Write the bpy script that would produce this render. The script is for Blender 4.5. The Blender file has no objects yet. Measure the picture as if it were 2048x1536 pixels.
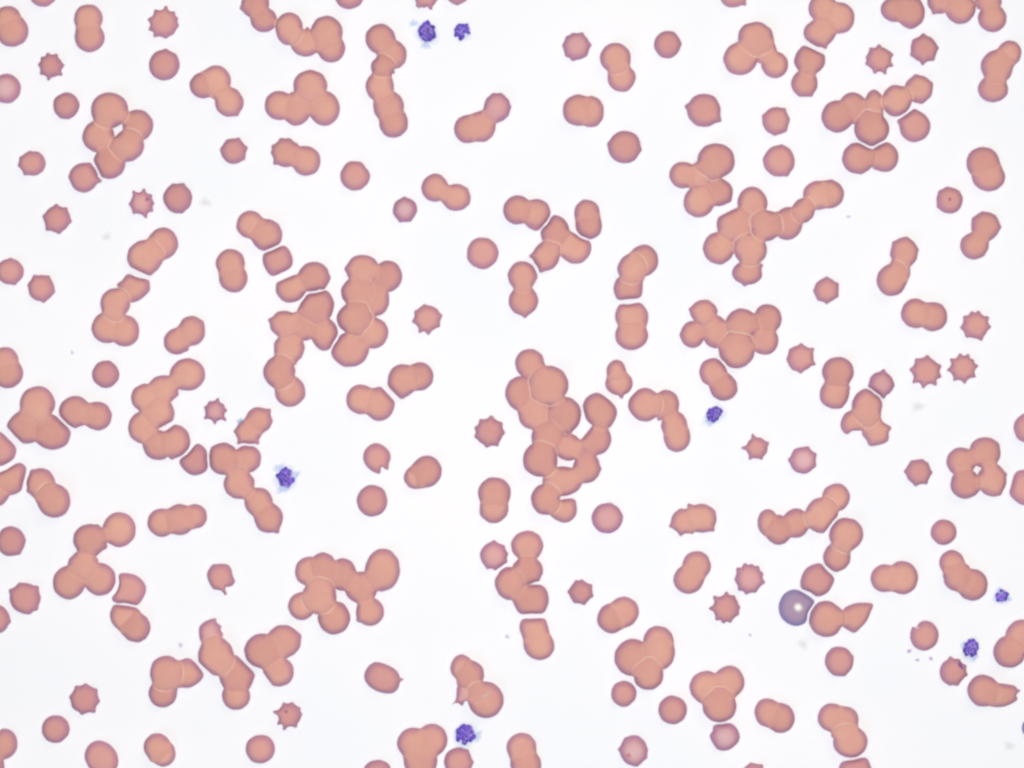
import bpy, math, random
import numpy as np

S = bpy.context.scene
R = math.radians

# ------------------------------------------------------------------ camera
# 1 unit = 100 photo pixels; x right, y up the picture, z towards the lens
CAM_H = 60.0
cam_d = bpy.data.cameras.new("camera")
cam = bpy.data.objects.new("camera", cam_d)
S.collection.objects.link(cam)
cam.location = (0, 0, CAM_H)
cam_d.sensor_width = 36
cam_d.lens = 36 * (CAM_H - 0.1) / 20.48
cam_d.clip_start, cam_d.clip_end = 1, 500
cam_d.dof.use_dof = True
cam_d.dof.focus_distance = 56.0
cam_d.dof.aperture_fstop = 0.155
S.camera = cam

# ------------------------------------------------------------------ world
W = bpy.data.worlds.new("World")
S.world = W
W.use_nodes = True
W.node_tree.nodes["Background"].inputs[0].default_value = (0.93, 0.94, 1.0, 1)
W.node_tree.nodes["Background"].inputs[1].default_value = 0.09

# ------------------------------------------------------------------ lamps
def lamp(name, kind, loc, col, power, size):
    d = bpy.data.lights.new(name, kind)
    d.color = col
    d.energy = power
    if kind == "AREA":
        d.shape = "DISK"
        d.size = size
    else:
        d.angle = R(size)
    o = bpy.data.objects.new(name, d)
    S.collection.objects.link(o)
    o.location = loc
    v = -np.array(loc)
    o.rotation_euler = (math.acos(-v[2] / np.linalg.norm(v)), 0, math.atan2(loc[1], loc[0]) + math.pi / 2)
    return o

lamp("added_overhead_light", "AREA", (1.5, 1.0, 70), (1.0, 0.985, 0.965), 41600, 10)  # added from above, in place of the light under the slide
lamp("added_warm_fringe_light", "SUN", (30, 42, 36), (1.0, 0.72, 0.42), 0.42, 22)  # added light with no real source, tints cell edges like a colour fringe
lamp("added_blue_fringe_light", "SUN", (-30, -42, 36), (0.42, 0.62, 1.0), 0.45, 22)  # added opposite the warm one, for bluish fringes on the lower left edges

# ------------------------------------------------------------------ render
S.view_settings.view_transform = "Standard"
S.view_settings.look = "None"
S.view_settings.exposure = 0.0
S.view_settings.gamma = 1.0
S.view_settings.use_curve_mapping = False
S.render.engine = "CYCLES"
S.cycles.use_denoising = True
S.cycles.max_bounces = 5
S.cycles.transparent_max_bounces = 16
S.cycles.filter_width = 1.6

# ------------------------------------------------------------------ materials
def new_mat(name):
    m = bpy.data.materials.new(name)
    m.use_nodes = True
    nt = m.node_tree
    b = nt.nodes["Principled BSDF"]
    b.inputs["Roughness"].default_value = 0.75
    b.inputs["Specular IOR Level"].default_value = 0.12
    return m, nt, b

def N(nt, t, **kw):
    n = nt.nodes.new(t)
    for k, v in kw.items():
        if isinstance(k, str) and hasattr(n, k):
            setattr(n, k, v)
    return n

def noise(nt, scale, detail=3, rough=0.55, coord="Object"):
    tc = N(nt, "ShaderNodeTexCoord")
    n = N(nt, "ShaderNodeTexNoise", noise_dimensions="4D")
    rnd = N(nt, "ShaderNodeObjectInfo")
    mul = N(nt, "ShaderNodeMath", operation="MULTIPLY")
    mul.inputs[1].default_value = 40
    nt.links.new(rnd.outputs["Random"], mul.inputs[0])
    nt.links.new(mul.outputs[0], n.inputs["W"])
    n.inputs["Scale"].default_value = scale
    n.inputs["Detail"].default_value = detail
    n.inputs["Roughness"].default_value = rough
    nt.links.new(tc.outputs[coord], n.inputs["Vector"])
    return n

def mix(nt, fac, a, b, blend="MIX"):
    m = N(nt, "ShaderNodeMix", data_type="RGBA", blend_type=blend)
    for sock, v in ((0, fac), (6, a), (7, b)):
        if hasattr(v, "is_linked") or hasattr(v, "links"):
            nt.links.new(v, m.inputs[sock])
        elif isinstance(v, (int, float)):
            m.inputs[sock].default_value = v
        else:
            m.inputs[sock].default_value = (*v, 1)
    return m.outputs[2]

def ramp(nt, src, stops):
    r = N(nt, "ShaderNodeValToRGB")
    e = r.color_ramp.elements
    while len(e) < len(stops):
        e.new(0.5)
    for k, (p, c) in enumerate(stops):
        e[k].position = p
        e[k].color = (*c, 1)
    nt.links.new(src, r.inputs[0])
    return r.outputs[0]

def attr(nt, name):
    a = N(nt, "ShaderNodeAttribute", attribute_name=name)
    return a.outputs["Fac"]

def math_node(nt, op, a, b=None, clamp=False):
    m = N(nt, "ShaderNodeMath", operation=op, use_clamp=clamp)
    for k, v in enumerate((a, b)):
        if v is None:
            continue
        if isinstance(v, (int, float)):
            m.inputs[k].default_value = v
        else:
            nt.links.new(v, m.inputs[k])
    return m.outputs[0]

def cell_mat(name, body, body2, margin, pale=None):
    """stained cell: body colour with mottling, optical edge darkening painted violet at the margin, optional pale thin centre"""
    m, nt, b = new_mat(name)
    n1 = noise(nt, 2.6, 2)
    n2 = noise(nt, 26, 2)
    c = mix(nt, ramp(nt, n1.outputs[0], [(0.3, (0, 0, 0)), (0.7, (1, 1, 1))]), body, body2)
    c = mix(nt, math_node(nt, "MULTIPLY", n2.outputs[0], 0.22), c, (0.66, 0.32, 0.30))
    if pale:
        c = mix(nt, math_node(nt, "MULTIPLY", attr(nt, "centre"), 0.9, True), c, pale)
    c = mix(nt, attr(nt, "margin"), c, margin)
    info = N(nt, "ShaderNodeObjectInfo")
    hsv = N(nt, "ShaderNodeHueSaturation")
    nt.links.new(math_node(nt, "ADD", math_node(nt, "MULTIPLY", info.outputs["Random"], 0.010), 0.494), hsv.inputs["Hue"])
    nt.links.new(math_node(nt, "ADD", math_node(nt, "MULTIPLY", info.outputs["Random"], 0.11), 0.945), hsv.inputs["Value"])
    nt.links.new(c, hsv.inputs["Color"])
    nt.links.new(hsv.outputs[0], b.inputs["Base Color"])
    return m

EDGE_SHADE = (0.515, 0.258, 0.385)  # dark violet refraction edge of a cell, put into its colour
MAT = {
    "a": cell_mat("stained_red_cell", (0.722, 0.390, 0.302), (0.672, 0.338, 0.286), EDGE_SHADE),
    "s": cell_mat("stained_single_cell", (0.690, 0.358, 0.308), (0.652, 0.325, 0.305), EDGE_SHADE),
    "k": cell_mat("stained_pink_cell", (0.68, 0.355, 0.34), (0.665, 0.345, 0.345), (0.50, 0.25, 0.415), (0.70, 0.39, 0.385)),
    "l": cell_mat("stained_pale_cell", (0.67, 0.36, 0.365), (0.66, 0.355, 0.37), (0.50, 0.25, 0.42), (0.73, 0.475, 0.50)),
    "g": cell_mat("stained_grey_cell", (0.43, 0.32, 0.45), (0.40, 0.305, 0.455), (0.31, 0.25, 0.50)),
}

def plain_mat(name, c1, c2, scale, lo=0.35, hi=0.65):
    m, nt, b = new_mat(name)
    n = noise(nt, scale, 3)
    nt.links.new(ramp(nt, n.outputs[0], [(lo, c1), (hi, c2)]), b.inputs["Base Color"])
    return m

def vary(m, lo, hi):
    """stain strength differs from piece to piece"""
    nt = m.node_tree
    b = nt.nodes["Principled BSDF"]
    src = b.inputs["Base Color"].links[0].from_socket
    info = N(nt, "ShaderNodeObjectInfo")
    hsv = N(nt, "ShaderNodeHueSaturation")
    nt.links.new(math_node(nt, "ADD", math_node(nt, "MULTIPLY", info.outputs["Random"], hi - lo), lo), hsv.inputs["Value"])
    nt.links.new(src, hsv.inputs["Color"])
    nt.links.new(hsv.outputs[0], b.inputs["Base Color"])

def film_mat(name, c1, c2, scale, strength):
    """thin translucent film: attribute 'film' gives how thick it lies"""
    m, nt, b = new_mat(name)
    n = noise(nt, scale, 3)
    nt.links.new(ramp(nt, n.outputs[0], [(0.35, c1), (0.65, c2)]), b.inputs["Base Color"])
    a = math_node(nt, "MULTIPLY", attr(nt, "film"), strength)
    a = math_node(nt, "MULTIPLY", a, math_node(nt, "ADD", n.outputs[0], 0.5), True)
    nt.links.new(a, b.inputs["Alpha"])
    return m

MAT["gran"] = plain_mat("violet_granule", (0.085, 0.045, 0.43), (0.20, 0.115, 0.56), 10)
MAT["mass"] = plain_mat("mauve_granule_mass", (0.20, 0.13, 0.58), (0.50, 0.41, 0.78), 9, 0.40, 0.66)
MAT["cyto"] = film_mat("pale_blue_cytoplasm", (0.50, 0.66, 0.93), (0.66, 0.74, 0.95), 3, 0.62)
vary(MAT["gran"], 0.72, 1.3)
vary(MAT["mass"], 0.85, 1.2)
MAT["nick"] = film_mat("pale_lilac_nick", (0.80, 0.62, 0.74), (0.84, 0.70, 0.80), 5, 1.0)
MAT["dot"] = plain_mat("dark_inclusion", (0.36, 0.13, 0.26), (0.46, 0.19, 0.30), 14)
MAT["reddot"] = plain_mat("red_inclusion", (0.60, 0.22, 0.24), (0.66, 0.28, 0.28), 14)
MAT["viol"] = plain_mat("violet_inclusion", (0.20, 0.08, 0.32), (0.36, 0.15, 0.38), 14)
MAT["white"] = film_mat("pale_centre_spot", (0.95, 0.90, 0.88), (0.96, 0.92, 0.90), 5, 1.25)  # white film laid over the middle of the grey cell
MAT["streak"] = film_mat("pale_fold", (0.88, 0.62, 0.58), (0.9, 0.66, 0.6), 5, 0.6)
MAT["seam"] = film_mat("pale_contact_line", (0.95, 0.66, 0.56), (0.92, 0.62, 0.52), 5, 0.85)
MAT["blue"] = film_mat("blue_fleck", (0.36, 0.55, 0.80), (0.5, 0.66, 0.85), 12, 0.9)
MAT["lilac"] = film_mat("lilac_fleck", (0.52, 0.42, 0.80), (0.62, 0.5, 0.85), 12, 0.55)
MAT["mag"] = film_mat("magenta_fleck", (0.45, 0.22, 0.62), (0.6, 0.35, 0.7), 12, 0.75)
MAT["dust"] = film_mat("grey_dust", (0.60, 0.60, 0.58), (0.72, 0.72, 0.69), 8, 0.26)

def slide_mat():
    m, nt, b = new_mat("lit_slide_with_plasma_film")
    n1 = noise(nt, 0.22, 2)
    n2 = noise(nt, 24, 2, 0.7)
    n3 = noise(nt, 38, 1, 0.6)
    c = mix(nt, ramp(nt, n1.outputs[0], [(0.3, (0, 0, 0)), (0.7, (1, 1, 1))]), (0.905, 0.945, 0.985), (0.960, 0.966, 0.985))
    c = mix(nt, math_node(nt, "MULTIPLY", n2.outputs[0], 0.20), c, (0.85, 0.87, 0.95))
    c = mix(nt, math_node(nt, "MULTIPLY", n3.outputs[0], 0.14), c, (0.99, 0.95, 0.84))
    nt.links.new(c, b.inputs["Base Color"])
    b.inputs["Roughness"].default_value = 0.9
    b.inputs["Specular IOR Level"].default_value = 0.0
    return m

# ------------------------------------------------------------------ helpers
TX = {"A": 0, "B": 512, "C": 1024, "D": 1536}
TY = {"1": 0, "2": 384, "3": 768, "4": 1152}

def to_world(tile, x, y):
    return ((TX[tile[0]] + x / 4 - 1024) / 100, (768 - (TY[tile[1]] + y / 4)) / 100)

def mesh_obj(name, verts, faces, mat, parent=None, attrs=None, loc=(0, 0, 0)):
    """faces: a list of tuples, or (quads, tris) as integer arrays"""
    me = bpy.data.meshes.new(name)
    verts = np.asarray(verts, dtype=np.float32)
    if isinstance(faces, tuple):
        loops = np.concatenate([faces[0].ravel(), faces[1].ravel()]).astype(np.int32)
        tot = np.r_[np.full(len(faces[0]), 4), np.full(len(faces[1]), 3)]
    else:
        loops = np.array([v for f in faces for v in f], dtype=np.int32)
        tot = np.array([len(f) for f in faces])
    me.vertices.add(len(verts))
    me.vertices.foreach_set("co", verts.ravel())
    me.loops.add(len(loops))
    me.loops.foreach_set("vertex_index", loops)
    me.polygons.add(len(tot))
    me.polygons.foreach_set("loop_start", np.r_[0, np.cumsum(tot)[:-1]].astype(np.int32))
    me.update(calc_edges=True)
    me.polygons.foreach_set("use_smooth", np.ones(len(tot), dtype=bool))
    for k, vals in (attrs or {}).items():
        at = me.attributes.new(k, "FLOAT", "POINT")
        at.data.foreach_set("value", np.asarray(vals, dtype=np.float32))
    me.materials.append(mat)
    o = bpy.data.objects.new(name, me)
    S.collection.objects.link(o)
    o.location = loc
    if parent:
        o.parent = parent
    return o

def tag(o, label, cat, group=None, kind=None):
    o["label"] = label
    o["category"] = cat
    if group:
        o["group"] = group
    if kind:
        o["kind"] = kind

# ------------------------------------------------------------------ the slide
SL = 45.0
sx, sy, th = SL, SL * 0.7, 1.0
slide = mesh_obj("glass_slide",
    [(-sx, -sy, -th), (sx, -sy, -th), (sx, sy, -th), (-sx, sy, -th), (-sx, -sy, 0), (sx, -sy, 0), (sx, sy, 0), (-sx, sy, 0)],
    [(3, 2, 1, 0), (4, 5, 6, 7), (0, 1, 5, 4), (1, 2, 6, 5), (2, 3, 7, 6), (3, 0, 4, 7)], slide_mat())
slide.data.polygons.foreach_set("use_smooth", [False] * 6)
slide["kind"] = "structure"

# ------------------------------------------------------------------ cells
NP = 96
MW = 0.078         # reach of the edge shade painted into the margin colour
H = 0.170          # cell height at the crown
RIM = 0.118        # width of the rounded margin

def resample(pts, n):
    p = np.vstack([pts, pts[:1]])
    d = np.r_[0, np.cumsum(np.linalg.norm(np.diff(p, axis=0), axis=1))]
    t = np.linspace(0, d[-1], n, endpoint=False)
    return np.c_[np.interp(t, d, p[:, 0]), np.interp(t, d, p[:, 1])]

def spline(pts):
    """closed Catmull-Rom through the traced points"""
    P = np.array(pts, float)
    out = []
    for i in range(len(P)):
        a, b, c, d = P[i - 1], P[i], P[(i + 1) % len(P)], P[(i + 2) % len(P)]
        for t in np.linspace(0, 1, 10, endpoint=False):
            out.append(0.5 * (2 * b + (c - a) * t + (2 * a - 5 * b + 4 * c - d) * t * t + (3 * b - a - 3 * c + d) * t ** 3))
    return resample(np.array(out), NP)

def smooth_closed(p, k):
    acc = np.zeros_like(p)
    for j in range(-k, k + 1):
        acc += np.roll(p, j, axis=0)
    return acc / (2 * k + 1)

def ellipse(cx, cy, rx, ry, rot, tips, flats, rng):
    th = np.linspace(0, 2 * math.pi, 360, endpoint=False)
    a = th - R(rot)
    r = rx * ry / np.sqrt((ry * np.cos(a)) ** 2 + (rx * np.sin(a)) ** 2)
    for k in (2, 3, 4, 5):
        r *= 1 + rng.uniform(0, 0.011) * np.cos(k * th + rng.uniform(0, 6.28))
    for k in (6, 7, 8, 9, 11):
        r *= 1 + rng.uniform(0, 0.0065) * np.cos(k * th + rng.uniform(0, 6.28))
    for fx, fy in flats:
        ang, d = math.atan2(fy - cy, fx - cx), math.hypot(fx - cx, fy - cy)
        cs = np.cos(th - ang)
        lim = np.where(cs > 0.25, d / np.maximum(cs, 0.25), 1e9)
        r = -np.log(np.exp(-r / 4) + np.exp(-np.minimum(lim, 2000) / 4)) * 4
    if len(tips) >= 7:
        r *= 0.99
    base = r.copy()
    for tx, ty in tips:
        ang, d = math.atan2(ty - cy, tx - cx), math.hypot(tx - cx, ty - cy)
        h = d - np.interp(ang % (2 * math.pi), th, base)
        da = np.abs((th - ang + math.pi) % (2 * math.pi) - math.pi)
        h = h if abs(h) > 30 or len(tips) < 5 else h * 0.92
        sg = 0.175 if abs(h) < 24 else 0.160
        bump = (h + (2 if h > 0 else 0)) * np.exp(-(da / sg) ** 2.1)
        r = np.maximum(r, base + bump) if h > 0 else r + bump
    return resample(np.c_[cx + r * np.cos(th), cy + r * np.sin(th)], NP)

def build_cell(name, out, contact, z, mat, hscale=1.0):
    """rounded pancake over a traced outline (world xy); contact: 0..1 per outline point, where it presses on a neighbour"""
    c = out.mean(axis=0)
    P = out - c
    Sm = smooth_closed(smooth_closed(P, 5), 5)
    rad = np.linalg.norm(P, axis=1).mean()
    h = H * hscale * min(1.08, 0.75 + 0.25 * rad / 0.32)
    us = [0.0, 0.008, 0.018, 0.030, 0.045, 0.062, 0.082, 0.105, 0.13]
    ss = sorted([s for s in [1 - u / rad for u in us] + [0.50, 0.34, 0.17] if s > 0.1], reverse=True)
    V, mg, ce = [], [], []
    def ring(s, zz, m):
        w = max(0.0, (s - 0.4) / 0.6) ** 2.5
        q = (Sm * (1 - w) + P * w) * s
        V.append(np.c_[q, zz * np.ones(NP)])
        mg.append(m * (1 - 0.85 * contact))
        ce.append(np.full(NP, max(0.0, 1 - (s / 0.75) ** 2)))
    ring(0.90, 0.0, 1)
    ring(0.965, 0.010, 1)
    for s in ss:
        u = (1 - s) * rad
        t = np.minimum(1.0, (u + 0.085 * contact) / RIM)
        zz = 0.020 + h * (0.58 * (1 - (1 - t) ** 2.0) + 0.42 * (1 - s ** 2.3)) * 0.98
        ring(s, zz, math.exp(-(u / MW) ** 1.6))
    nr = 2 + len(ss)
    j = np.arange(NP)
    k = (j + 1) % NP
    Q = np.concatenate([np.c_[i * NP + j, i * NP + k, (i + 1) * NP + k, (i + 1) * NP + j] for i in range(nr - 1)])
    top = nr * NP
    l = (nr - 1) * NP
    T = np.concatenate([np.c_[l + j, l + k, np.full(NP, top)], np.c_[k, j, np.full(NP, top + 1)]])
    V.append(np.array([(0, 0, 0.020 + h * 0.98), (0, 0, 0)]))
    V = np.concatenate(V)
    mg = np.r_[np.concatenate(mg), 0, 1]
    ce = np.r_[np.concatenate(ce), 1, 0]
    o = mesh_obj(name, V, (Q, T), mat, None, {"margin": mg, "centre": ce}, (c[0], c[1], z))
    return o, h

def dome(name, rx, ry, rot, hh, mat, parent, loc, rng, lumpy=0.12, segs=20, rings=5, film=False):
    V, F, fl = [], [], []
    ph = [rng.uniform(0, 6.28) for _ in range(4)]
    for i in range(rings):
        s = 1 - i / rings
        for j in range(segs):
            a = 2 * math.pi * j / segs
            w = 1 + lumpy * (math.sin(2 * a + ph[0]) * 0.5 + math.sin(3 * a + ph[1]) * 0.4 + math.sin(5 * a + ph[2]) * 0.3)
            x, y = rx * s * w * math.cos(a), ry * s * w * math.sin(a)
            V.append((x * math.cos(rot) - y * math.sin(rot), x * math.sin(rot) + y * math.cos(rot), hh * math.sqrt(max(0, 1 - s * s))))
            fl.append((1 - s) ** 1.15 * 1.25 if film else 1)
    for i in range(rings - 1):
        for j in range(segs):
            k = (j + 1) % segs
            F.append((i * segs + j, i * segs + k, (i + 1) * segs + k, (i + 1) * segs + j))
    V.append((0, 0, hh)); fl.append(1)
    for j in range(segs):
        F.append(((rings - 1) * segs + j, (rings - 1) * segs + (j + 1) % segs, len(V) - 1))
    return mesh_obj(name, V, F, mat, parent, {"film": fl}, loc)

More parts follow.
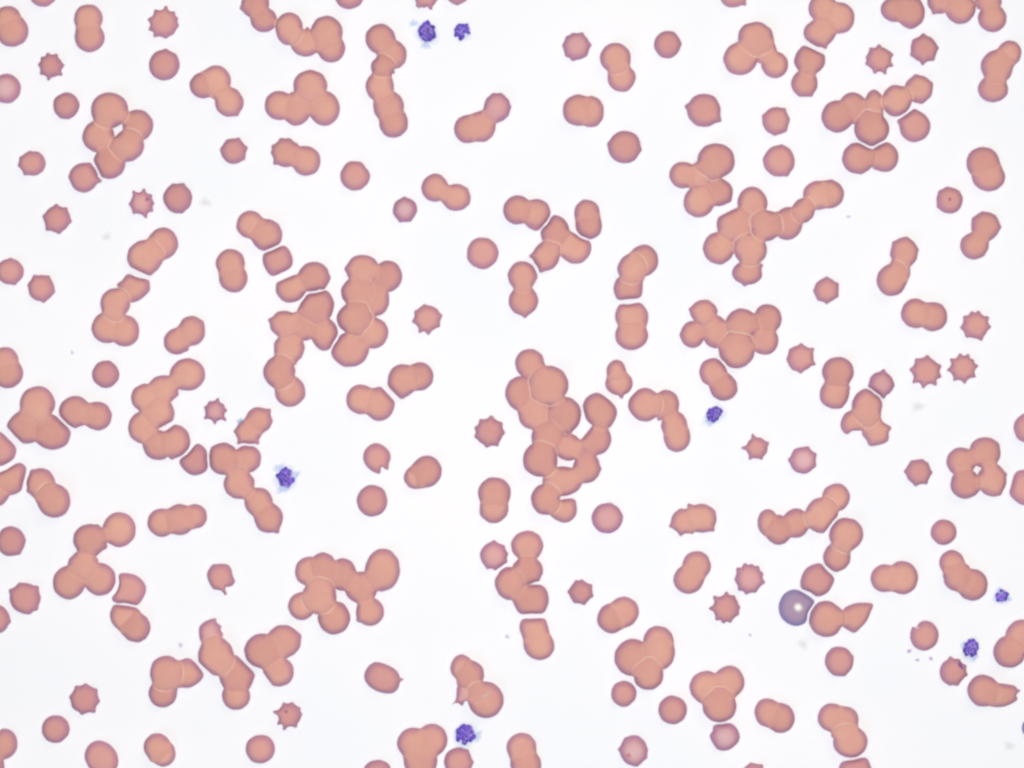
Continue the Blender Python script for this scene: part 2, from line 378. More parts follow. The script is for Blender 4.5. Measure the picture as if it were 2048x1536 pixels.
DATA = """
C the snowman pair cut by the left edge, top left corner
A1 58 150 103 106|upper
A1 92 243 128 128|lower
S A1 338 -60 112 108|red cell cut by the top edge near the left corner
C the upright dumbbell pair standing in the top left corner
A1 702 145 113 113|upper
A1 712 295 118 117|lower
S A1 1308 185 108 108 t 1325,45 1392,92 1425,200 1385,265 1325,303 1230,290 1188,235 1180,150 1235,75 1418,140|crenated red cell directly above a smooth round cell, top left area
S A1 1310 517 121 121 t 1325,390 1402,432 1432,520|smooth round red cell directly below a crenated one, top left area
S A1 403 525 90 90 t 375,420 450,428 508,520 492,600 382,640 318,590 302,512 325,455|small star-shaped red cell under the left-edge snowman pair
S A1 45 706 115 116 c l|pale-centred round red cell cut by the left edge, upper left
S A1 526 842 103 103 t 430,800 436,892 480,940 550,945|small pinkish round red cell left of the big upper-left five-cell clump
S A1 255 1305 105 95 t 140,1320 155,1255 230,1208 190,1398 265,1400 300,1215|knobbly pinkish red cell alone near left edge, left of the corner-sided cell
C the five-cell clump around a tiny gap, upper left
A1 876 880 148 140 z 2|large topmost
A1 1100 1000 120 124|rightmost
A1 785 1090 127 124 z 1|leftmost
A1 1025 1165 122 124 z 2|right-of-centre
A1 872 1305 127 122 f 780,1350 z 1|bottom
S A1 665 1418 112 118 t 546,1415 806,1448 718,1305|corner-sided red cell nestled under the upper-left five-cell clump
C the bent trio below the top-left crenated cell
A1 1625 680 110 102|left
A1 1725 645 118 123|top
A1 1832 815 113 115 t 1900,922 z 1|lower right
S A1 1866 1207 100 100 t 1815,1115 1910,1100 1977,1178 1955,1270 1760,1190|small hexagonal red cell right of the upper-left five-cell clump
S B1 745 -50 118 118|red cell cut by top edge, above the four-cell clover
C the six-cell chain descending from the top edge, left of centre
B1 -10 30 110 110 t -128,65|first, pointed
B1 60 155 105 98|second
B1 265 228 108 130 f 165,190 z 2|third, oval
B1 395 345 115 103 t 410,218|fourth, half-hidden
B1 565 260 125 135 z 1|fifth, largest
B1 600 385 110 110|last
C the four-cell clover clump, left of the long vertical chain
B1 180 840 112 115|leftmost
B1 320 870 115 130|lower middle
B1 545 865 122 137|right
B1 433 680 134 120 z 1|top
C the knobbly pair below the four-cell clover clump
B1 235 1220 108 112 t 190,1105 265,1105 125,1165 118,1220 140,1310 330,1150|left, crenated
B1 400 1285 113 118|right, smooth
S B1 790 1405 116 116 t 745,1295 830,1295 908,1400 875,1340|polygonal red cell below the long vertical chain of six
C the vertical six-cell chain left of the two top platelets
B1 995 308 118 118 t 890,250 z 1|top
B1 1095 435 108 115|second
B1 1012 535 92 78 t 1080,610 1105,580 930,500 z 2|small third
B1 990 690 112 118 z 1|fourth
B1 1060 850 122 125|fifth
B1 1100 980 114 118|bottom
S B1 1362 -60 105 105 t 1285,50 1340,58 1400,72 1415,40 1300,60|fringed red cell cut by the top edge above the large platelet
S B1 1610 -70 100 98 t 1612,35|sliver of red cell cut by the top edge above the small platelet
C the leaning trio under the small top platelet
B1 1690 1030 105 110 t 1690,1140|lower left
B1 1800 1010 115 122|middle
B1 1928 860 106 112 t 1890,748 1960,745 2020,800 2038,850 2015,925 1930,975 z 1 c k|upper right, knobbly
S C1 517 368 106 106 t 435,290 490,262 565,258 635,355 600,440 485,482 430,445 405,360 c k|pale crenated red cell left of an upright pair, top centre
C the upright pair between two single cells, top centre
C1 878 620 110 110 t 960,550|lower
C1 828 462 121 118 z 2|upper
S C1 1245 353 105 108 t 1195,262 1290,252 1355,350|small round red cell right of the top-centre upright pair
C the side-by-side pair below the pale crenated cell, top centre
C1 635 890 100 124 t 610,775|right
C1 525 880 115 125 z 1|left
S C1 1538 880 132 133 t 1388,845 1672,965|large round red cell with two tiny opposite points, upper right centre
S C1 902 1174 128 130 t 767,1145 1036,1195 1020,1120|large round red cell with side nubs, below the top-centre pairs
S C1 1770 -60 112 115 t 1872,35|red cell with a side hook cut by the top edge, right
C the four-cell clump with a big round cap, upper right
C1 2028 400 90 100|middle, nearly hidden
D1 58 515 105 105|lower right
C1 1828 468 133 130 z 1|lower left
C1 1950 300 140 125 z 2|large top
C the trio hanging from the top edge, right
D1 440 60 112 112|upper left
D1 580 140 115 122|right
D1 415 262 125 108 t 465,386 f 360,350 z 1|bottom
C the corner-sided upright pair under the top-edge trio, right
D1 295 665 105 105 t 250,765 355,765|lower
D1 335 480 122 112 f 375,400 t 280,370 450,440 z 1|upper, flat-topped
C the slanting pair cut by the top edge, upper right
D1 1020 70 112 100|left
D1 1145 95 113 128|right
S D1 892 470 98 98 t 893,352 820,380 985,415 1005,430 1005,525 945,590 855,585 785,510 788,455|spiny red cell above the six-cell chain, upper right
S D1 1252 388 106 106 t 1245,263 1160,320 1145,440 1242,518 1330,480 1368,380 1310,300|red cell with angular corners right of the spiny cell, upper right
C the four-cell row cut by the top edge, right corner
D1 1380 0 100 105 t 1325,107|leftmost, pointed
D1 1765 0 105 85 t 1870,25|upper right
D1 1540 65 120 122 z 1|middle
D1 1800 145 113 106|lower right
C the leaning trio against the right edge, upper right
D1 1938 420 94 98|small top
D1 1835 530 128 128 t 1930,620 z 1|middle
D1 1805 710 120 103|bottom
C the zigzag chain of six, upper right
D1 555 930 122 127 z 1|leftmost
D1 680 855 110 117|second from left
D1 850 830 72 112 t 910,920 z 1|narrow middle
D1 1210 710 112 110 t 1180,595 1318,660 1300,775 1235,825|rightmost, angular
D1 1030 805 115 124 z 2|second from right
D1 832 1035 137 130 z 2|large bottom
S D1 1178 1008 123 124 t 1175,872 1042,965|red cell with two corners facing the zigzag chain, upper right
C the pair tucked beneath the zigzag chain, upper right
D1 938 1255 108 118 t 955,1138 850,1345|right
D1 722 1265 124 125 f 790,1170 z 1|left
C the plump upright pair alone by the right edge, upper right
D1 1725 1300 132 125|upper
D1 1770 1415 130 112|lower
S D1 66 965 106 110 t 55,1080 150,1045 175,950 140,865 -42,920|small hexagonal red cell right of the two-point cell, upper right
S D1 92 1285 124 125 t 115,1157 160,1405 -35,1270|larger round red cell below a small hexagonal one, upper right
S A2 452 215 104 104 t 445,95 530,125 567,235 470,332 365,305 337,190|six-cornered red cell alone near left edge, above middle
S A2 1130 88 90 90 t 1150,-30 1060,-10 1028,95 1060,170 1165,205 1220,150 1228,90 1210,20 i 1178,60,14 c k|pale ragged red cell with a dark dot, left of a smooth round cell
S A2 1418 48 114 116 t 1465,-70 1455,165 1375,-65|smooth round red cell beside the ragged dotted cell, left
C the tilted pair above the pentagon cell, left
A2 1300 410 120 125|upper
A2 1160 522 143 135 f 1110,630 t 1205,662 z 2|lower, larger
C the upright capsule pair, left of the square cell
A2 1840 570 114 115|upper
A2 1865 690 113 110|lower
S A2 75 635 108 102 t 115,740 30,725 75,530|red cell cut by the left edge beside a knobbly single, mid left
S A2 325 768 104 104 t 265,665 385,670 433,800 345,883 218,740|knobbly red cell near the left edge, right of a cut-off cell
C the four-cell stack with a pentagon on top, left
A2 p 1020,658 1100,685 1180,705 1192,745 1190,790 1130,850 1065,880 1035,865 1000,810 935,745 975,705|pentagonal top
A2 850 1085 120 122|lower left
A2 995 1110 115 125|lower right
A2 920 890 117 118 z 2|neck
C the diagonal capsule pair right of the pentagon stack, left
A2 1530 1110 108 118 t 1520,998 1620,1035 1635,1110|upper right
A2 1410 1195 103 103 t 1500,1265|lower left
C the pair cut by the left edge, at mid height
A2 35 1345 105 105|upper
A2 60 1450 118 118|lower
S A2 841 1458 106 108 t 870,1352|plain round red cell left of the S-shaped clump
C the diagonal pair above the square cell, left of centre
A2 2000 260 110 110|upper left
B2 85 345 122 128 f 130,445 z 1|lower right
S B2 p 65,490 130,460 215,430 262,465 290,540 275,600 210,640 128,668 75,615 52,545|rounded square red cell between two pairs, left of centre
S B2 1190 140 95 95 t 1185,38 1270,85 1285,150 1235,232 1150,238 1100,170 c l|small pale pink hexagonal red cell alone, upper centre
C the knobbly diagonal pair above the pale hexagonal cell, centre
B1 1430 1500 105 110 t 1425,1390 1500,1420|upper left
B2 1600 42 116 106 t 1690,-30 1715,40|lower right
S B2 1812 488 125 125|perfectly round red cell alone at upper centre
S B2 1370 1010 105 105 t 1345,900 1445,940 1487,985 1468,1075 1380,1140 1305,1125 1250,1035 1268,955|spiny red cell right of the seven-cell column, centre
C the slanting dumbbell pair below the square cell, left of centre
B2 460 680 125 122 t 592,680 545,785|upper right
B2 275 770 120 112 f 240,690|lower left
C the crooked seven-cell chain with a left spike
B2 390 1075 100 110|hidden middle
B2 225 1055 112 105 t 100,1020 330,970 z 1|spike-tipped left
B2 p 560,783 605,840 622,905 590,1000 500,1030 400,1010 345,930 385,850 430,805 500,790 z 1|broad top
B2 550 1140 105 128 t 650,1110|right oval
B2 262 1250 122 118 t 385,1240 310,1378 150,1300|lower left
B3 270 58 122 122|bottom
B2 185 1440 125 128 z 2|second from bottom
C the tall seven-cell column left of a spiny cell, centre
B2 1055 672 112 122|upper right
B2 850 618 128 116 t 710,615 z 1|nub-tipped top
B2 957 860 108 128|middle right
B2 806 802 125 116 z 1|middle left
B2 940 1128 115 122|lower right
B2 748 1262 150 136|large bottom
B2 780 1010 132 120 z 2|lower left
C the pointed-bottom pair, centre, right of another pair
B2 1310 1475 107 112|right
B2 1170 1510 117 130 f 1090,1590 t 1168,1652 z 1|left
C the side-by-side pair atop the five-part cluster, centre
C2 200 180 112 124 t 190,305|right
C2 45 142 114 114 z 1|left
C the trio between a pair and a capsule, centre
C2 505 442 130 128 f 545,350|right
C2 342 310 115 122 f 265,240 z 1|top
C2 272 515 105 112 t 142,512 228,640 f 190,580 z 2|star-tipped lower left
C the upright capsule touching the central trio
C2 600 165 100 105|upper
C2 615 265 104 115|lower
C the upright pair with a pointed bottom, centre
C2 92 870 116 116 t 105,1003|lower
C2 82 672 112 118 t 200,680 z 1|upper
C the bent trio above a flat-topped pair, right of centre
C2 1055 545 116 123|upper right
C2 p 850,690 930,700 1030,700 1045,760 1025,840 930,855 850,858 820,800 818,750|flat-bottomed lowest
C2 955 610 108 110 z 2|middle
C the flat-topped upright pair, right of centre
C2 p 860,905 940,898 1025,888 1075,940 1090,1000 1070,1070 1000,1095 900,1090 845,1050 828,985|upper
C2 957 1148 130 114 z 1|lower
C the honeycomb chain of ten, right
D2 155 250 122 130 t 92,150|crescent, half-covered
C2 1925 88 118 130|top
C2 1780 258 140 128 f 1730,160 z 1|upper left
C2 1655 448 122 128|leftmost
C2 1885 645 118 95 t 1862,750 1770,650 2005,580|bottom, jagged
C2 1910 462 130 120 z 2|lower middle
C2 2035 270 114 122 z 2|right of centre
D2 283 148 88 95 t 370,165 z 2|tiny
D2 495 15 115 112 t 515,-98|far right
D2 400 25 115 114 z 1|second from far right
C the five-cell clump above the honeycomb chain, right
C1 1500 1400 85 95 t 1470,1325|middle, faint
C1 1370 1398 108 105 z 1|leftmost
C2 1650 0 118 110 t 1752,72|lower right
C2 1495 80 120 120 z 1|lower left
C1 1633 1285 150 137 z 2|large top
C the irregular seven-cell raft, right of centre
C2 1630 1118 102 130|narrow third
C2 1445 1140 95 105 t 1345,1140|leftmost, pointed
C2 1535 958 105 95 t 1420,935 1643,950 z 1|upper left
C2 2048 1015 110 118|upper right
C2 2025 1190 108 110|right
C2 1838 1048 122 115 z 1|top middle
C2 1798 1272 142 135 z 2|large bottom
S D2 1457 65 104 104 t 1440,-42 1372,-10 1360,120 1560,60 1530,-10 i 1450,60,13|round red cell with a small central dot near right edge
C the knobbly diagonal capsule near the right edge
D2 1745 272 112 115 t 1720,157 1640,210 1868,280 1820,185|upper
D2 1655 430 113 105|lower
C the pinched trio left of the right-edge capsule
D2 1060 640 82 85|hidden middle
D2 1093 480 108 115 t 1115,360 1205,465 1000,400 982,500 1150,580 z 1|hexagonal top
D2 990 705 118 124 z 2|round bottom
S D2 470 785 97 97 t 475,678 565,730 565,835 475,893 405,865 367,790|lone small hexagonal red cell at middle right
C the side-by-side pair left of a starry cell, right
D2 1325 996 113 116|right
D2 1180 970 112 115 z 1|left
S D2 1665 1070 103 103 t 1635,955 1690,950 1770,1000 1788,1080 1715,1188 1590,1160 1545,1085 1570,995|starry red cell right of a side-by-side pair, near right edge
S D2 262 1330 105 105 t 268,1210 370,1250 382,1380 265,1450 200,1420 153,1340 175,1260|red cell with a hooked right side, right of the seven-cell raft
S D2 1268 1432 108 108 t 1280,1305 1185,1335 1137,1420 1165,1525 1245,1568 1390,1480 1390,1390 1350,1545|left one of two neighbouring starry red cells near right edge
S D2 1563 1410 98 98 t 1540,1292 1610,1297 1685,1390 1665,1480 1580,1532 1490,1508 1438,1425 1462,1335 1650,1345|right one of two neighbouring starry red cells near right edge
C the three-lobed clump near the left edge, below middle
A3 p 52,330 100,255 180,212 280,225 305,330 280,450 190,475 130,430 80,375|left
A3 p 330,270 420,248 490,305 552,370 555,420 520,490 420,525 330,500 285,445 290,350|right
A3 297 152 139 132 z 1|top
C the side-by-side pair right of the three-lobed clump, left
A3 775 256 113 114|right
A3 597 220 126 122 f 520,300 t 600,350 z 1|left
S A3 p -60,400 0,388 60,440 115,500 122,545 95,605 0,655 -80,640 -100,520|angular red cell cut by the left edge under the three-lobed clump
C the blunt pair cut by the left edge, lower left
A3 -40 870 105 110|lower
A3 p 135,635 185,650 203,690 180,790 160,855 90,885 20,860 -60,800 -40,730 50,685|upper
C the leaning pair near the left edge, lower left
A3 322 800 113 125 t 212,860 245,690|upper
A3 430 934 131 134 z 2|lower
S A3 82 1260 113 118 t 198,1255 155,1360|round red cell cut by the left edge, lower left
C the S-shaped seven-cell clump, left
A3 1165 110 120 110|upper left
A3 1300 45 118 115 t 1420,90|upper right
A3 1275 236 117 120 f 1322,325 z 1|centre
A3 1140 350 118 125|lower left
A3 1262 490 120 118|bottom
A3 1402 458 116 130 f 1335,370 t 1370,600 z 1|lower right
A2 1497 1460 140 128|separate-looking oval, top right
S A3 1718 215 80 80 t 1742,112 1812,210 1805,292 1715,322 1630,278 1632,185 1670,142 1785,165 c k|tiny star-shaped red cell right of the S-shaped clump
S A3 p 1570,482 1630,510 1660,580 1648,690 1560,730 1490,705 1435,635 1450,590 1510,545|small three-cornered red cell between the S-shaped clump and next chain
C the spiky pair just above the lower-left chain
A3 1985 385 103 98 t 1870,380 1900,478 2065,480|lower left
B3 20 290 104 104 t 112,205 128,300|upper right
C the five-cell chain left of a platelet, lower left
A3 1785 598 120 128 t 1690,510 z 1|upper left
A3 1978 598 108 108|upper right
A3 1910 800 120 118 t 1945,915 2030,770 z 1|middle
A3 2065 945 112 115 t 1955,940|fourth
B3 98 1072 114 120 t 175,1192|hook-tipped last
C the three-cell capsule lying sideways, lower left
A3 1290 1110 112 112|left
A3 1435 1085 118 122 z 1|middle
A3 1560 1060 92 96|right
C the bent five-cell chain, lower left
A4 547 55 128 132|bottom left
A4 795 28 125 130|bottom right
A3 662 1440 118 100 t 778,1415 z 1|small middle
A3 950 1166 131 138|round top right
A3 716 1247 132 124 t 785,1130 850,1310 770,1370 z 1|second from top
C the side-by-side pair left of the pointed-bottom pair, centre
B3 835 122 113 117|left
B3 985 158 122 135 f 1060,90|right
S B3 1868 385 110 110 t 1885,253 1790,285 1968,310 1990,390 1935,495 1845,508 1750,425 1750,350|crenated red cell left of the largest central clump
S B3 p 960,475 1010,492 1055,530 1075,585 1060,640 1055,685 1025,676 1000,660 990,714 945,705 895,670 860,610 865,545 905,495|red cell with a bite notch in its lower side, centre
C the bulging pair right of the bitten cell, centre
B3 1280 748 96 92|lower left
B3 1365 700 118 125 z 1|upper right
S B3 928 935 121 125|smooth round red cell beneath the bitten cell, centre
C the upright capsule left of the largest central clump
B3 1908 870 130 122 z 1|upper
B3 1903 1000 114 113|lower
S B3 1900 1373 107 107 t 1905,1253 1985,1295 2015,1360 2008,1425 1915,1490 1850,1480 1795,1380 c k|pinkish crenated red cell left of the lower central column
C the fourteen-cell central clump with a white gap
C2 142 1372 115 116 t 262,1390 240,1310|topmost
C3 60 75 112 132|upper left
C3 455 508 108 105|innermost, below the centre
C3 598 672 108 122 t 713,680|right, above the bottom
C3 175 236 126 128|left, second row
C3 424 246 128 142 t 465,392 z 1|central upright oval
C3 p 685,72 760,115 825,180 838,240 810,310 770,350 690,345 610,300 580,230 572,160 610,100 z 1|rightmost, angular
C3 282 420 127 105 z 1|left, third row
C3 668 442 126 126 f 602,388|right, third row
C3 300 5 150 148 z 2|largest
C3 225 605 135 136 z 2|round left, fourth row
C3 405 778 153 118 z 1|wide oval near bottom
C3 p 390,930 490,920 515,970 510,1050 450,1105 380,1100 310,1050 300,970|bottom right, square-cornered
C3 268 922 112 124 z 2|bottom left
C the bowling-pin pair above a bent chain, right of centre
C3 858 -5 108 95 t 880,115|lower
C2 835 1430 76 85 z 1|small upper
C the bent four-cell chain left of a platelet, right of centre
C3 1235 165 104 115 t 1175,285|second
C3 1062 165 128 132 f 975,80 z 2|leftmost
C3 1300 330 104 108|third
C3 1322 425 107 117|bottom
C the slanting capsule just above a platelet, right of centre
C2 1610 1440 108 110|upper left
C3 1695 25 110 108|lower right
S C3 1962 512 84 84 t 1840,512 1925,402 1900,605 2000,605 2058,470|small red cell with long thorn spikes below a platelet, right
S C3 762 1075 122 120 t 795,957 887,1070 c k|pinkish round red cell right of the fourteen-cell clump's foot
C the ragged pair at lower right of centre
C3 1375 1100 100 98 t 1262,1140 1350,1215 1445,1195 1345,1002|left, jagged
C3 1515 1075 122 115 t 1410,962 1615,1175 z 1|right
C the upright pair beside the lobed trio, right
D3 535 80 117 118 t 655,25 590,190|lower
D2 562 1440 125 120 z 1|upper
S D3 910 0 98 98 t 930,-118 1015,10 930,117 805,20 985,-60 c k|pale nub-topped red cell touching the lobed trio, right
C the lobed trio with a jagged foot, right
D3 p 640,225 600,270 585,330 605,380 640,400 680,375 740,370 790,350 800,280 740,210|left tail-like
D3 p 895,262 925,305 988,348 968,390 968,440 930,475 825,495 790,445 758,395 790,320 840,280|lower right, jagged
D3 795 175 118 138 z 2|large top
S D3 282 612 103 105 t 165,605 215,525 325,502 390,560 385,660 c l|pale crenated red cell right of the long-thorned cell
S D3 1207 705 100 100 t 1150,615 1240,605 1318,710 1275,800 1185,818 1095,700 1285,635|crenated red cell left of the four-cell rosette, right
C the four-cell rosette around a tiny white hole, right
D3 1740 548 124 122 t 1850,480|upper right
D3 1550 622 116 112|upper left
D3 1582 802 118 115 z 1|lower left
D3 1795 768 114 130 t 1865,885 1910,720 z 1|lower right
S D3 2080 352 108 115|red cell cut by the right edge above the rosette
S D3 p 1985,715 2060,690 2150,730 2170,850 2130,940 2050,968 1985,935 1940,880 1950,820|angular red cell cut by the right edge beside the rosette
S D3 1410 1187 102 100|small smooth round red cell below the rosette, right
C the caterpillar chain of five, lower right
D3 0 1110 80 105|leftmost
D3 85 1170 105 115 z 1|second
D3 225 1115 108 115|third
D3 548 908 110 110|upper end
D3 430 1050 130 140 f 510,1115 z 2|large fourth
C the pair beneath the caterpillar chain, lower right
D3 555 1385 108 112 t 555,1503|lower
D3 627 1202 134 130 z 2|upper, larger
S A4 195 180 120 122 t 68,115 150,58 300,85 318,170 295,270 235,305|many-cornered red cell near left edge, left of the bent five-cell chain
S A4 -35 348 105 115 t 78,370|pointed red cell cut by the left edge, lower left
S A4 p 950,-10 1020,-18 1095,5 1150,60 1162,120 1130,195 1085,235 1000,222 930,222 892,180 930,125 950,60|red cell with a hollow left side beside the bent five-cell chain
C the pair under the hollow-sided cell, lower left
A4 p 920,230 1010,238 1090,260 1125,320 1110,420 1040,460 950,435 895,380 877,315 890,265|upper left
A4 1085 412 114 118 z 1|lower right
S A4 p 1690,-80 1730,-92 1810,-90 1845,-55 1858,0 1875,45 1850,80 1795,95 1812,140 1795,152 1765,118 1705,105 1670,50 1655,-15|flat-topped red cell with a thin tail at its foot, lower left
C the vertical four-cell chain with a pale ragged cap, lower left
A4 p 1720,343 1730,375 1765,405 1760,435 1780,470 1750,500 1680,520 1610,530 1590,455 1600,400 1650,362 c k|capping
A4 1727 640 140 155 f 1640,735 z 2|large second
A4 p 1890,640 1960,705 2030,780 2025,830 1985,905 1890,925 1790,890 1755,800 1800,720 1850,660 z 1|third
A4 1886 965 111 108|bottom
C the trio with a pointed right cell, lower left
A4 p 1515,665 1580,725 1622,795 1590,850 1510,895 1430,880 1400,800 1410,710 1450,675|pointed right
A4 1299 942 112 111|bottom
A4 1327 770 126 130 z 2|top left
S A4 672 988 112 112 t 600,885 680,865 770,910 792,1005 755,1095 650,1112 575,1050 552,970|crenated red cell alone above a round cell, bottom left
S A4 440 1228 110 109|smooth round red cell below a crenated one, bottom left
C the pair cut by the bottom left corner
A4 35 1345 98 118|upper
A4 -40 1520 68 100|lower
S A4 808 1462 145 125 55|large oval red cell cut by the bottom edge, left
C the tilted pair just above the bottom edge, left
A4 1303 1425 97 102|lower
A4 1255 1370 106 108 z 1|upper
S A4 2080 1388 116 113|round red cell directly under a dotted star cell, bottom left
C the three-cell clump right of the ragged-capped chain
B4 40 600 132 135 z 1|left
B4 220 525 135 130 t 355,475|upper right
B4 178 770 122 116 f 95,830|bottom
S B4 265 1115 92 92 t 137,1090 215,1018 288,1015 350,1060 365,1110 320,1215 220,1235 170,1190 i 245,1083,13|star-shaped red cell with a dark dot, bottom left of centre
C the nine-cell clump, lower centre left
B3 425 1500 115 115|upper left
B3 690 1525 112 128|top right
B3 535 1470 108 118 z 1|top
B4 840 95 130 125|centre right
B4 362 243 105 110|leftmost
B4 510 165 132 125 z 2|centre left
B4 623 335 128 132 z 1|bottom
B3 1012 1488 138 167 z 1|large right oval
B4 910 288 111 112 t 808,362|lower right, spurred
S B4 p 970,693 1040,712 1110,750 1140,790 1150,815 1180,830 1150,850 1135,900 1090,938 1020,938 940,910 885,860 866,805 885,745 925,705|oval red cell with a tiny tail at its right, bottom centre
C the four-part clump with a torn fragment, bottom centre
B4 p 1620,880 1720,870 1770,930 1720,1010 1690,1000 1670,1005 1650,1040 1620,1020 1590,1020 1570,1030 1600,990 1605,945 c k|torn pale fragment
B4 1645 735 88 102|top
B4 1715 790 108 112 z 1|second
B4 1840 992 138 145 z 2 i 1838,948,30 1775,1005,15|large round
C the three-lobed clump left of the bottom platelet
B4 1260 1340 130 122|left
B4 1408 1315 122 128|right
B4 1315 1485 132 130|bottom
S B4 1617 1495 112 118 t 1738,1495 1695,1395|red cell directly under the bottom platelet, cut by the edge
S B4 970 1590 118 115|cap of a red cell at the bottom edge, left of a three-lobed clump
C the four-cell column with a flat foot, lower centre
C3 122 1295 127 118|top
C3 125 1490 122 105 t 215,1575 z 1|second
C4 -25 60 108 128 z 1|left
C4 p 80,82 160,75 230,75 275,115 293,190 280,250 245,298 150,303 70,303 30,255 0,170 30,110|flat-bottomed lowest
C the flat-topped pair below the lower central column
C4 p 85,352 160,345 255,345 282,390 295,450 290,530 200,560 120,540 80,480 62,410|upper
C4 218 560 121 113|lower
S C4 550 132 92 92 t 510,38 560,32 640,75 650,165 580,232 500,215 447,128|small nubbed red cell right of the lower central column
C the slanted capsule below the small nubbed cell
C4 895 290 120 120|upper right
C4 795 343 110 117|lower left
C the leaning pair left of two crenated cells, lower right
C3 1480 1452 112 112|upper
C4 1415 28 120 114|lower
S C4 1900 25 108 108 t 1862,-100 1975,-75 2025,55 1955,130 1875,148 1815,115 1785,30 1800,-60 1920,-92 2010,-20 c k|upper pinkish one of two crenated red cells, lower right
S C4 1715 258 104 104 t 1718,128 1615,165 1580,262 1635,355 1692,380 1750,375 1825,250 1780,160 1815,310|lower, spinier one of two crenated red cells, lower right
C the four-cell clump right of the small slanted capsule, bottom
C4 965 655 143 146|large left
C4 1172 525 120 122|top
C4 1190 615 115 128 z 1|right
C4 1092 795 117 116 z 2|bottom
S C4 895 945 99 102 t 990,915|small round red cell under the four-cell clump, bottom centre right
S C4 1287 1075 113 113|plain round red cell left of a three-lobed clump, bottom right
C the three-lobed clump above a pale cell, bottom right
C4 1740 850 120 128|upper right
C4 1555 893 130 130|left
C4 1662 1045 132 125 z 2|bottom
S C4 p 1620,1200 1690,1188 1755,1185 1800,1225 1823,1290 1800,1345 1730,1395 1650,1390 1605,1330 1587,1280 1610,1240 c l|pale-centred red cell directly beneath a three-lobed clump, bottom right
S C4 975 1400 108 120 t 852,1390 1085,1390 1005,1525 905,1300 1080,1460 i 935,1430,18 c l|pale red cell with a reddish spot, bottom edge right of centre
C the pair cut by the bottom edge at centre
C4 77 1378 118 118|upper
C4 110 1510 122 118|lower
S C4 1935 1595 92 92 t 1915,1500 2005,1515|knobbly cap of a red cell at the bottom edge, right
C the slanting pair right of a three-lobed clump, bottom right
D4 0 1095 105 112|left
D4 103 1140 113 117|right
S D4 p 415,-98 470,-45 530,20 510,90 470,140 400,165 340,130 270,95 272,10 320,-65|kite-shaped red cell above the grey cell, lower right
S D4 p 225,113 290,140 355,185 375,215 350,260 325,305 305,370 240,400 170,385 110,330 90,250 115,170 165,125 c g i 240,250,26|grey-lilac blood cell with a bright central spot, lower right
C the touching pair right of the grey cell
D4 p 610,270 660,235 735,218 838,228 820,300 790,365 740,420 695,455 640,430 605,400 600,330|teardrop-pointed right
D4 466 345 137 142 z 1|large round left
C the side-by-side pair right of the kite-shaped cell
D4 935 20 108 110|left
D4 1077 15 125 131 z 1|right
C the trio left of the smallest platelet, lower right
D3 1475 1430 98 98|top
D4 1515 5 110 115 z 1|middle
D4 1640 72 122 125|lower right
S D4 p 1225,372 1265,362 1320,380 1358,430 1367,485 1345,550 1290,590 1240,597 1180,570 1148,515 1145,465 1160,412 1190,415 1205,395 i 1200,425,30|round red cell with a pale nick at its upper left, lower right
C the pair cut by the right edge, lower right
D4 2040 475 130 123|upper
D4 1935 608 128 127 z 1|lower
S D4 1482 770 104 104 t 1462,648 1535,670 1590,720 1600,795 1520,880 1455,875 i 1545,705,26|ragged red cell holding a dark violet body, lower right
C the pair with a ragged right tip, bottom right
D4 p 1790,870 1850,862 1970,880 1995,905 2022,920 1990,955 1998,992 1940,1030 1870,1050 1790,1040 1760,960|right, ragged
D4 1722 918 122 125 z 1|left
S D4 573 685 112 117 t 520,580 685,650 620,800 530,795|polygonal red cell below the grey cell's round neighbour, lower right
C the trio above an angular cell at the bottom edge, right
D4 515 1135 112 112|upper left
D4 618 1158 108 112 t 530,1270|upper right
D4 660 1328 136 124 z 2|bottom
S D4 p 590,1500 690,1475 785,1460 825,1530 840,1600 700,1660 580,1600|angular red cell cut by the bottom edge, right
S D4 2110 1220 72 75 c g|bluish sliver of a cell at the right edge near the bottom
"""

def parse(line):
    geo, text = line.rsplit("|", 1)
    tk = geo.split()
    tile, tk = tk[0], tk[1:]
    nums, mode, opt = [], "n", {"t": [], "f": [], "p": [], "i": [], "z": 0, "c": None}
    for w in tk:
        if w in ("t", "f", "p", "i", "z", "c"):
            mode = w
        elif mode == "n":
            nums.append(float(w))
        elif mode in ("t", "f", "p", "i"):
            opt[mode].append(tuple(float(v) for v in w.split(",")))
        elif mode == "z":
            opt["z"] = int(w)
        else:
            opt["c"] = w
    return tile, nums, opt, text.strip()

LIFT = 0.030
clusters = []
cur = None
for line in DATA.strip().splitlines():
    if line.startswith("C "):
        cur = []
        clusters.append((line[2:], cur))
    elif line.startswith("S "):
        clusters.append((None, [parse(line[2:])]))
        cur = None
    else:
        cur.append(parse(line))

def inside_many(pts, poly):
    x, y = pts[:, 0][:, None], pts[:, 1][:, None]
    xi, yi = poly[:, 0][None], poly[:, 1][None]
    xj, yj = np.roll(xi, 1, axis=1), np.roll(yi, 1, axis=1)
    dy = np.where(yj == yi, 1e-12, yj - yi)
    hit = ((yi > y) != (yj > y)) & (x < (xj - xi) * (y - yi) / dy + xi)
    return hit.sum(axis=1) % 2 == 1

def signed(pts, poly):
    """distance to a neighbour's outline, negative inside it"""
    d = np.sqrt(((pts[:, None] - poly[None]) ** 2).sum(axis=2)).min(axis=1)
    return np.where(inside_many(pts, poly), -d, d)

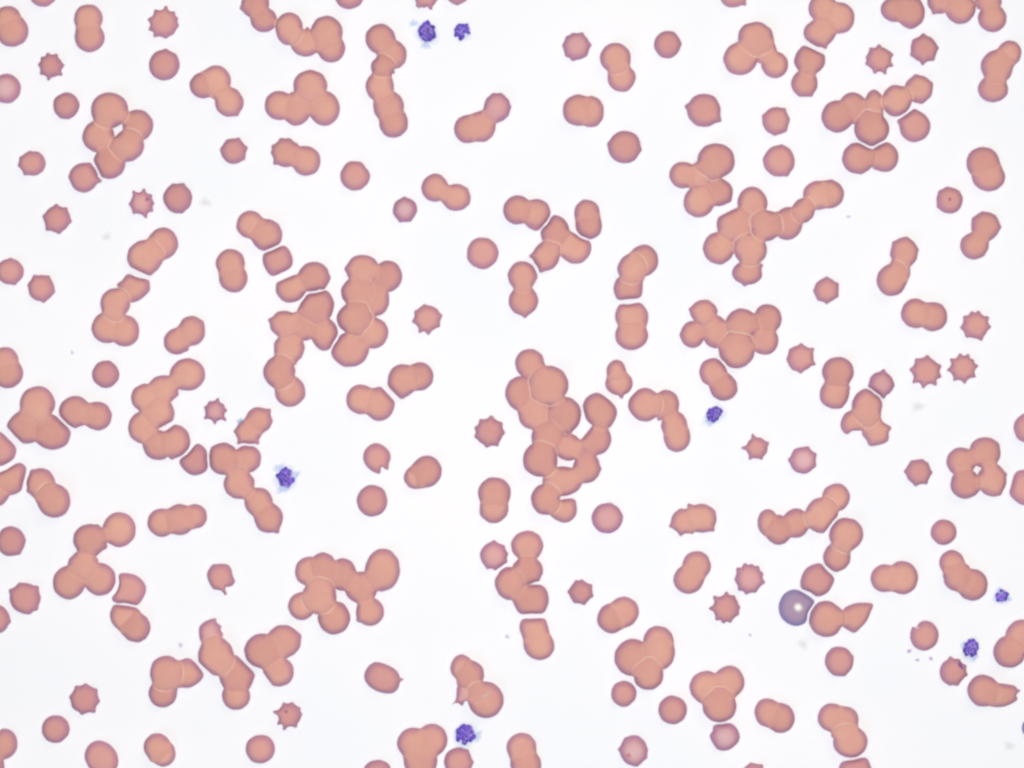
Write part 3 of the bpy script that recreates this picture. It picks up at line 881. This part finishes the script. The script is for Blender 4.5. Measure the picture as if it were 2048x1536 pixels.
seed = 0
ALL = []                                   # every traced outline first, so that neighbours can be respected
for ci, (phrase, members) in enumerate(clusters):
    for tile, nums, opt, text in members:
        seed += 1
        rng = random.Random(seed)
        if opt["p"]:
            o2 = spline(opt["p"])
        else:
            o2 = ellipse(nums[0], nums[1], nums[2], nums[3], nums[4] if len(nums) > 4 else 0, opt["t"], opt["f"], rng)
        out = np.array([to_world(tile, x, y) for x, y in o2])[::-1]
        c0 = out.mean(axis=0)
        ALL.append((ci, c0 + (out - c0) * (1 + 0.006 / np.linalg.norm(out - c0, axis=1).mean())))
GAP = 0.046
# openings between clumped cells that stay open (photo px, radius)
OPEN = [(235, 256, 22), (1130, 921, 34), (1160, 863, 36), (1953, 939, 8), (328, 860, 22), (1130, 996, 26), (740, 1185, 30), (576, 660, 30)]
CEN = np.array([o.mean(axis=0) for _, o in ALL])
SEP = []
for k, (ci, out) in enumerate(ALL):        # keep a clear gap to cells of other clumps
    pull = np.zeros(NP)
    for m in np.nonzero(np.linalg.norm(CEN - CEN[k], axis=1) < 0.95)[0]:
        if ALL[m][0] != ci:
            pull = np.maximum(pull, np.clip((GAP - signed(out, ALL[m][1])) / 2, 0, 0.06))
    pull = smooth_closed(pull[:, None], 2)[:, 0]
    SEP.append(CEN[k] + (out - CEN[k]) * (1 - pull / np.linalg.norm(out - CEN[k], axis=1))[:, None])

seed = 0
for phrase, members in clusters:
    outs = SEP[seed:seed + len(members)]
    seed += len(members)
    built = []
    for mi, (tile, nums, opt, text) in enumerate(members):
        rng = random.Random(seed * 31 + mi)
        out = outs[mi]
        ds = np.array([signed(out, other) for mj, other in enumerate(outs) if mj != mi] + [np.full(NP, 9.0)] * 2)
        ds.sort(axis=0)
        contact = smooth_closed(np.clip(((0.052 if len(members) < 4 else 0.036) - ds[0]) / 0.055, 0, 1)[:, None], 2)[:, 0]
        pocket = np.clip((0.105 - ds[1]) / 0.05, 0, 1)
        for gx, gy, gr in OPEN:
            pocket *= np.linalg.norm(out - np.array([(gx - 1024) / 100, (768 - gy) / 100]), axis=1) > gr / 100
        pocket = smooth_closed(pocket[:, None], 2)[:, 0]
        contact = np.maximum(contact, 0.85 * pocket)
        c = out.mean(axis=0)
        out = c + (out - c) * (1 + ((0.028 if len(members) < 4 else 0.018) * contact + 0.050 * pocket) / np.linalg.norm(out - c, axis=1))[:, None]
        code = opt["c"] or ("a" if phrase else "s")
        z = 0.002 + LIFT * opt["z"] + 0.003 * (mi % 3 if phrase else 0)
        spiny = not phrase and len(opt["t"]) >= 5
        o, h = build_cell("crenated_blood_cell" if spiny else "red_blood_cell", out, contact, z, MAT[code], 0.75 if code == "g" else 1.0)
        label = f"{text} red cell of {phrase}" if phrase else text
        tag(o, label, "crenated cell" if spiny else "blood cell",
            "crenated single cells" if spiny else "red blood cells spread on the slide")
        c = out.mean(axis=0)
        for (ix, iy, ir) in opt["i"]:
            wx, wy = to_world(tile, ix, iy)
            r = ir / 400
            lx, ly = wx - c[0], wy - c[1]
            sr = min(1.0, math.hypot(lx, ly) / np.linalg.norm(out - c, axis=1).mean())
            hs = 0.02 + h * (0.58 + 0.42 * (1 - sr ** 2.3)) * 0.98     # cell surface under the spot
            if code == "g":
                dome("pale_spot", r * 1.8, r * 1.9, 0.3, 0.012, MAT["white"], o, (lx, ly, hs + 0.002), rng, 0.05, 24, 7, True)
            elif phrase and "torn" in phrase:
                dome("pale_fold", r * 2.6, r * 1.1, 0.62, 0.008, MAT["streak"], o, (lx, ly, hs + 0.002), rng, 0.12, 28, 7, True)
            elif "nick" in text:
                dome("pale_nick", r * 1.2, r * 0.8, 0.8, 0.010, MAT["nick"], o, (lx, ly, h * 0.62), rng, 0.15, 28, 7, True)
            elif "violet" in text:
                dome("inclusion_body", r * 1.25, r * 0.62, -0.95, 0.05, MAT["viol"], o, (lx - 0.02, ly - 0.03, hs - 0.012), rng, 0.3)
            elif "reddish" in text:
                dome("inclusion_body", r, r, 0, 0.02, MAT["reddot"], o, (lx, ly, hs - 0.008), rng, 0.2)
            else:
                dome("inclusion_body", r * 1.2, r * 0.95, 0.6, 0.025, MAT["dot"], o, (lx, ly, hs - 0.008), rng, 0.2)
        built.append((o, out, opt["z"], h, c))
    def surface(p, nb):
        """height of a neighbouring cell's top under point p"""
        _, q, zq, hq, cq = nb
        d = p - cq
        ang = np.arctan2(q[:, 1] - cq[1], q[:, 0] - cq[0])
        rq = np.linalg.norm(q - cq, axis=1)
        k = np.argmin(np.abs((ang - math.atan2(d[1], d[0]) + math.pi) % (2 * math.pi) - math.pi))
        sq = min(1.0, np.hypot(*d) / rq[k])
        t = min(1.0, ((1 - sq) * rq.mean() + 0.085) / RIM)
        return nb[0].location.z + 0.02 + hq * (0.58 * (1 - (1 - t) ** 2) + 0.42 * (1 - sq ** 2.3)) * 0.98

    # pale contact lines where a higher cell lies against a lower one
    for a, (o, out, z, h, c) in enumerate(built):
        if z < 1:
            continue
        near = [b for i, b in enumerate(built) if i != a and (b[2] < z or (b[2] == z and i < a))]
        others = [b[1] for b in near]
        if not others:
            continue
        rr = np.linalg.norm(out - c, axis=1, keepdims=True)
        line = c + (out - c) * (1 + 0.012 / rr)
        far = c + (out - c) * (1 + 0.05 / rr)
        flag = list(np.any([inside_many(far, q) for q in others], axis=0))
        if not any(flag) or all(flag):
            continue
        st = next(i for i in range(NP) if flag[i] and not flag[i - 1])
        runs, run = [], []
        for i in range(NP):
            j = (st + i) % NP
            if flag[j]:
                run.append(j)
            elif run:
                runs.append(run); run = []
        if run:
            runs.append(run)
        for run in runs:
            if len(run) < 6:
                continue
            V, F, fl = [], [], []
            n = len(run)
            for q, j in enumerate(run):
                d = (out[j] - c) / np.linalg.norm(out[j] - c)
                t = math.sin(math.pi * (q + 0.5) / n) ** 0.5
                hit = [surface(line[j], b) for b in near if np.linalg.norm(line[j] - b[4]) < np.linalg.norm(b[1] - b[4], axis=1).max() * 1.05]
                zl = max(hit + [0.1]) - o.location.z
                for k, (off, zz, f) in enumerate(((-0.024, 0.004, 0.0), (-0.007, 0.010, 1.0), (0.011, 0.010, 1.0), (0.032, 0.003, 0.0))):
                    p = line[j] + d * off - c
                    V.append((p[0], p[1], zl + zz + 0.004))
                    fl.append(f * t * (0.8 if z > 1 else 0.4))
            for q in range(n - 1):
                for k in range(3):
                    a0 = q * 4 + k
                    F.append((a0, a0 + 1, a0 + 5, a0 + 4))
            mesh_obj("contact_rim", V, F, MAT["seam"], o, {"film": fl})

# ------------------------------------------------------------------ platelets
def px(fx, fy):
    return ((fx - 1024) / 100, (768 - fy) / 100)

def platelet(fx, fy, rx, ry, rot, notch, tail, halo, n, label, sd):
    """pale cytoplasm skirt, lumpy violet granule mass, dark granules on top"""
    rng = random.Random(sd)
    x, y = px(fx, fy)
    root = bpy.data.objects.new("platelet", None)
    S.collection.objects.link(root)
    root.location = (x, y, 0)
    tag(root, label, "platelet", "violet platelets between the red cells")
    rx, ry = rx / 100, ry / 100
    ca, sa = math.cos(rot), math.sin(rot)
    dome("cytoplasm", rx * halo, ry * halo, rot, 0.012, MAT["cyto"], root, (0.0, -0.03, 0.004), rng, 0.16, 40, 8, True)
    for (tx, ty, tr) in tail:
        dome("cytoplasm", tr * 1.3 / 100, tr / 100, 0.5, 0.012, MAT["cyto"], root, (tx / 100, -ty / 100, 0.010), rng, 0.3, 28, 6, True)
    # granule mass: an uneven low dome with a nibbled outline
    segs, rings = 64, 12
    nz = [(rng.uniform(5, 13), rng.uniform(0, 6.28), rng.uniform(0.02, 0.045)) for _ in range(3)]
    V, F = [], []
    for i in range(rings):
        s = 1 - i / rings
        for j in range(segs):
            a = 2 * math.pi * j / segs
            w = 0.95 + sum(am * math.sin(round(f) * a + p) for f, p, am in nz)
            for (na, nd, nw) in notch:
                da = abs((a - na + math.pi) % (2 * math.pi) - math.pi)
                w -= nd * math.exp(-(da / nw) ** 2)
            u, v = rx * w * s * math.cos(a), ry * w * s * math.sin(a)
            hh = 0.07 * math.sqrt(max(0, 1 - s ** 2.4)) * (1 + 0.35 * math.sin(u * 70 + sd) * math.sin(v * 62 + 2 * sd)) * (1 if i else 0)
            V.append((u * ca - v * sa, u * sa + v * ca, hh + 0.012))
    for i in range(rings - 1):
        for j in range(segs):
            k = (j + 1) % segs
            F.append((i * segs + j, i * segs + k, (i + 1) * segs + k, (i + 1) * segs + j))
    V.append((0, 0, 0.075))
    for j in range(segs):
        F.append(((rings - 1) * segs + j, (rings - 1) * segs + (j + 1) % segs, len(V) - 1))
    mesh_obj("granule_mass", V, F, MAT["mass"], root)
    placed = []
    tries = 0
    while len(placed) < n and tries < 900:
        tries += 1
        a, s = rng.uniform(0, 6.283), math.sqrt(rng.uniform(0, 1)) * 0.84
        if any(abs((a - na + math.pi) % (2 * math.pi) - math.pi) < nw * 1.1 and s > 0.95 - nd for na, nd, nw in notch):
            continue
        u, v = rx * s * math.cos(a), ry * s * math.sin(a)
        gx, gy = u * ca - v * sa, u * sa + v * ca
        r = rng.uniform(0.038, 0.068)
        if any(math.hypot(gx - q[0], gy - q[1]) < 0.66 * (r + q[2]) for q in placed):
            continue
        placed.append((gx, gy, r))
        dome("granule", r, r * rng.uniform(0.7, 1), rng.uniform(0, 3), 0.026, MAT["gran"], root, (gx, gy, 0.045 + 0.025 * (1 - s)), rng, 0.16, 14, 4)

platelet(853.5, 62.9, 18.5, 20.5, 0.2, [], [(-26, -17, 9), (-2, 27, 10)], 1.42, 24, "large dark violet platelet with a pale blue tail, top centre", 11)
platelet(924.6, 60.5, 16.5, 17.0, 0.0, [(-0.85, 0.55, 0.42), (1.57, 0.22, 0.3)], [], 1.22, 13, "small notched violet platelet right of the larger one, top centre", 12)
platelet(1429.5, 828, 18.5, 14.5, 0.55, [(-0.9, 0.30, 0.4)], [(-6, 15, 11)], 1.5, 15, "violet platelet below the slanting capsule, right of centre", 13)
platelet(571.5, 955.5, 18.0, 21.0, 0.1, [(0.15, 0.35, 0.35)], [(-14, -20, 11), (-6, 22, 13), (20, -6, 9)], 1.45, 12, "mottled violet platelet with pale holes, left of centre", 14)
platelet(930, 1469.5, 20.5, 21.5, 0.0, [(-2.2, 0.32, 0.25), (-1.1, 0.22, 0.2)], [(24, 4, 12)], 1.42, 26, "large grainy violet platelet at the bottom centre", 15)
platelet(2004, 1192, 13.5, 13.5, 0.0, [(2.25, 0.62, 0.4)], [(14, 7, 7), (-4, -13, 6)], 1.45, 9, "smallest blue-violet platelet near the right edge, lower right", 16)
platelet(1943, 1297.5, 14.5, 20.0, -0.35, [(-1.5, 0.38, 0.35)], [(-14, -6, 8), (8, 18, 8)], 1.45, 14, "upright violet platelet beside the ragged cell, lower right", 17)

# ------------------------------------------------------------------ specks on the slide
def speck(name, fx, fy, rx, ry, rot, mat, label, cat, sd, z=0.004, hh=0.012):
    rng = random.Random(sd)
    x, y = px(fx, fy)
    o = dome(name, rx / 100, ry / 100, rot, hh, MAT[mat], None, (x, y, z), rng, 0.25, 28, 8, True)
    tag(o, label, cat, "tiny specks on the slide")

speck("debris_speck", 479, 842, 9, 6, 0.4, "blue", "pale blue fleck touching the spiky pair, left", "speck", 31)
speck("debris_speck", 1819.5, 1303, 6, 5, 0.2, "mag", "magenta speck under the nicked round cell, lower right", "speck", 32)
speck("debris_speck", 1836, 1321, 6, 3.5, 0.1, "mag", "faint magenta speck between the nicked and ragged cells", "speck", 33)
speck("debris_speck", 1863, 1318, 5, 5, 0.1, "mag", "faint magenta speck nearest the ragged dark-bodied cell", "speck", 34)
speck("debris_speck", 1014.5, 1274, 5, 6, 0.5, "lilac", "tiny lilac speck left of the flat-topped pair, bottom centre", "speck", 35)
speck("debris_speck", 1501, 1271, 4, 5, 0.0, "lilac", "tiny lilac speck under the spinier crenated cell, lower right", "speck", 36)
speck("debris_speck", 1698, 433, 7, 3.5, 0.1, "lilac", "tiny lilac speck right of the honeycomb chain, upper right", "speck", 37)
speck("debris_speck", 143, 705, 4, 5, 0.1, "lilac", "tiny lilac speck below the pentagon stack, left", "speck", 38)
speck("debris_speck", 360, 1291, 6, 7, 0.1, "lilac", "faint lilac speck above the trio with a pointed cell, bottom left", "speck", 42)
speck("dust_smudge", 1837, 813, 16, 15, 0.1, "dust", "blurred grey dust smudge right of the lobed trio", "dust", 39)
speck("dust_smudge", 1607, 1289, 14, 15, 0.1, "dust", "blurred grey dust smudge below the grey cell", "dust", 40)
speck("dust_smudge", 2020, 1493, 13, 13, 0.1, "dust", "blurred grey dust smudge in the bottom right corner", "dust", 41)
speck("dust_smudge", 212, 473, 13, 11, 0.1, "dust", "blurred grey dust smudge left of the tilted pair, left", "dust", 43)
speck("dust_smudge", 410, 404, 15, 13, 0.1, "dust", "blurred grey dust smudge right of the smooth round cell, left", "dust", 44)
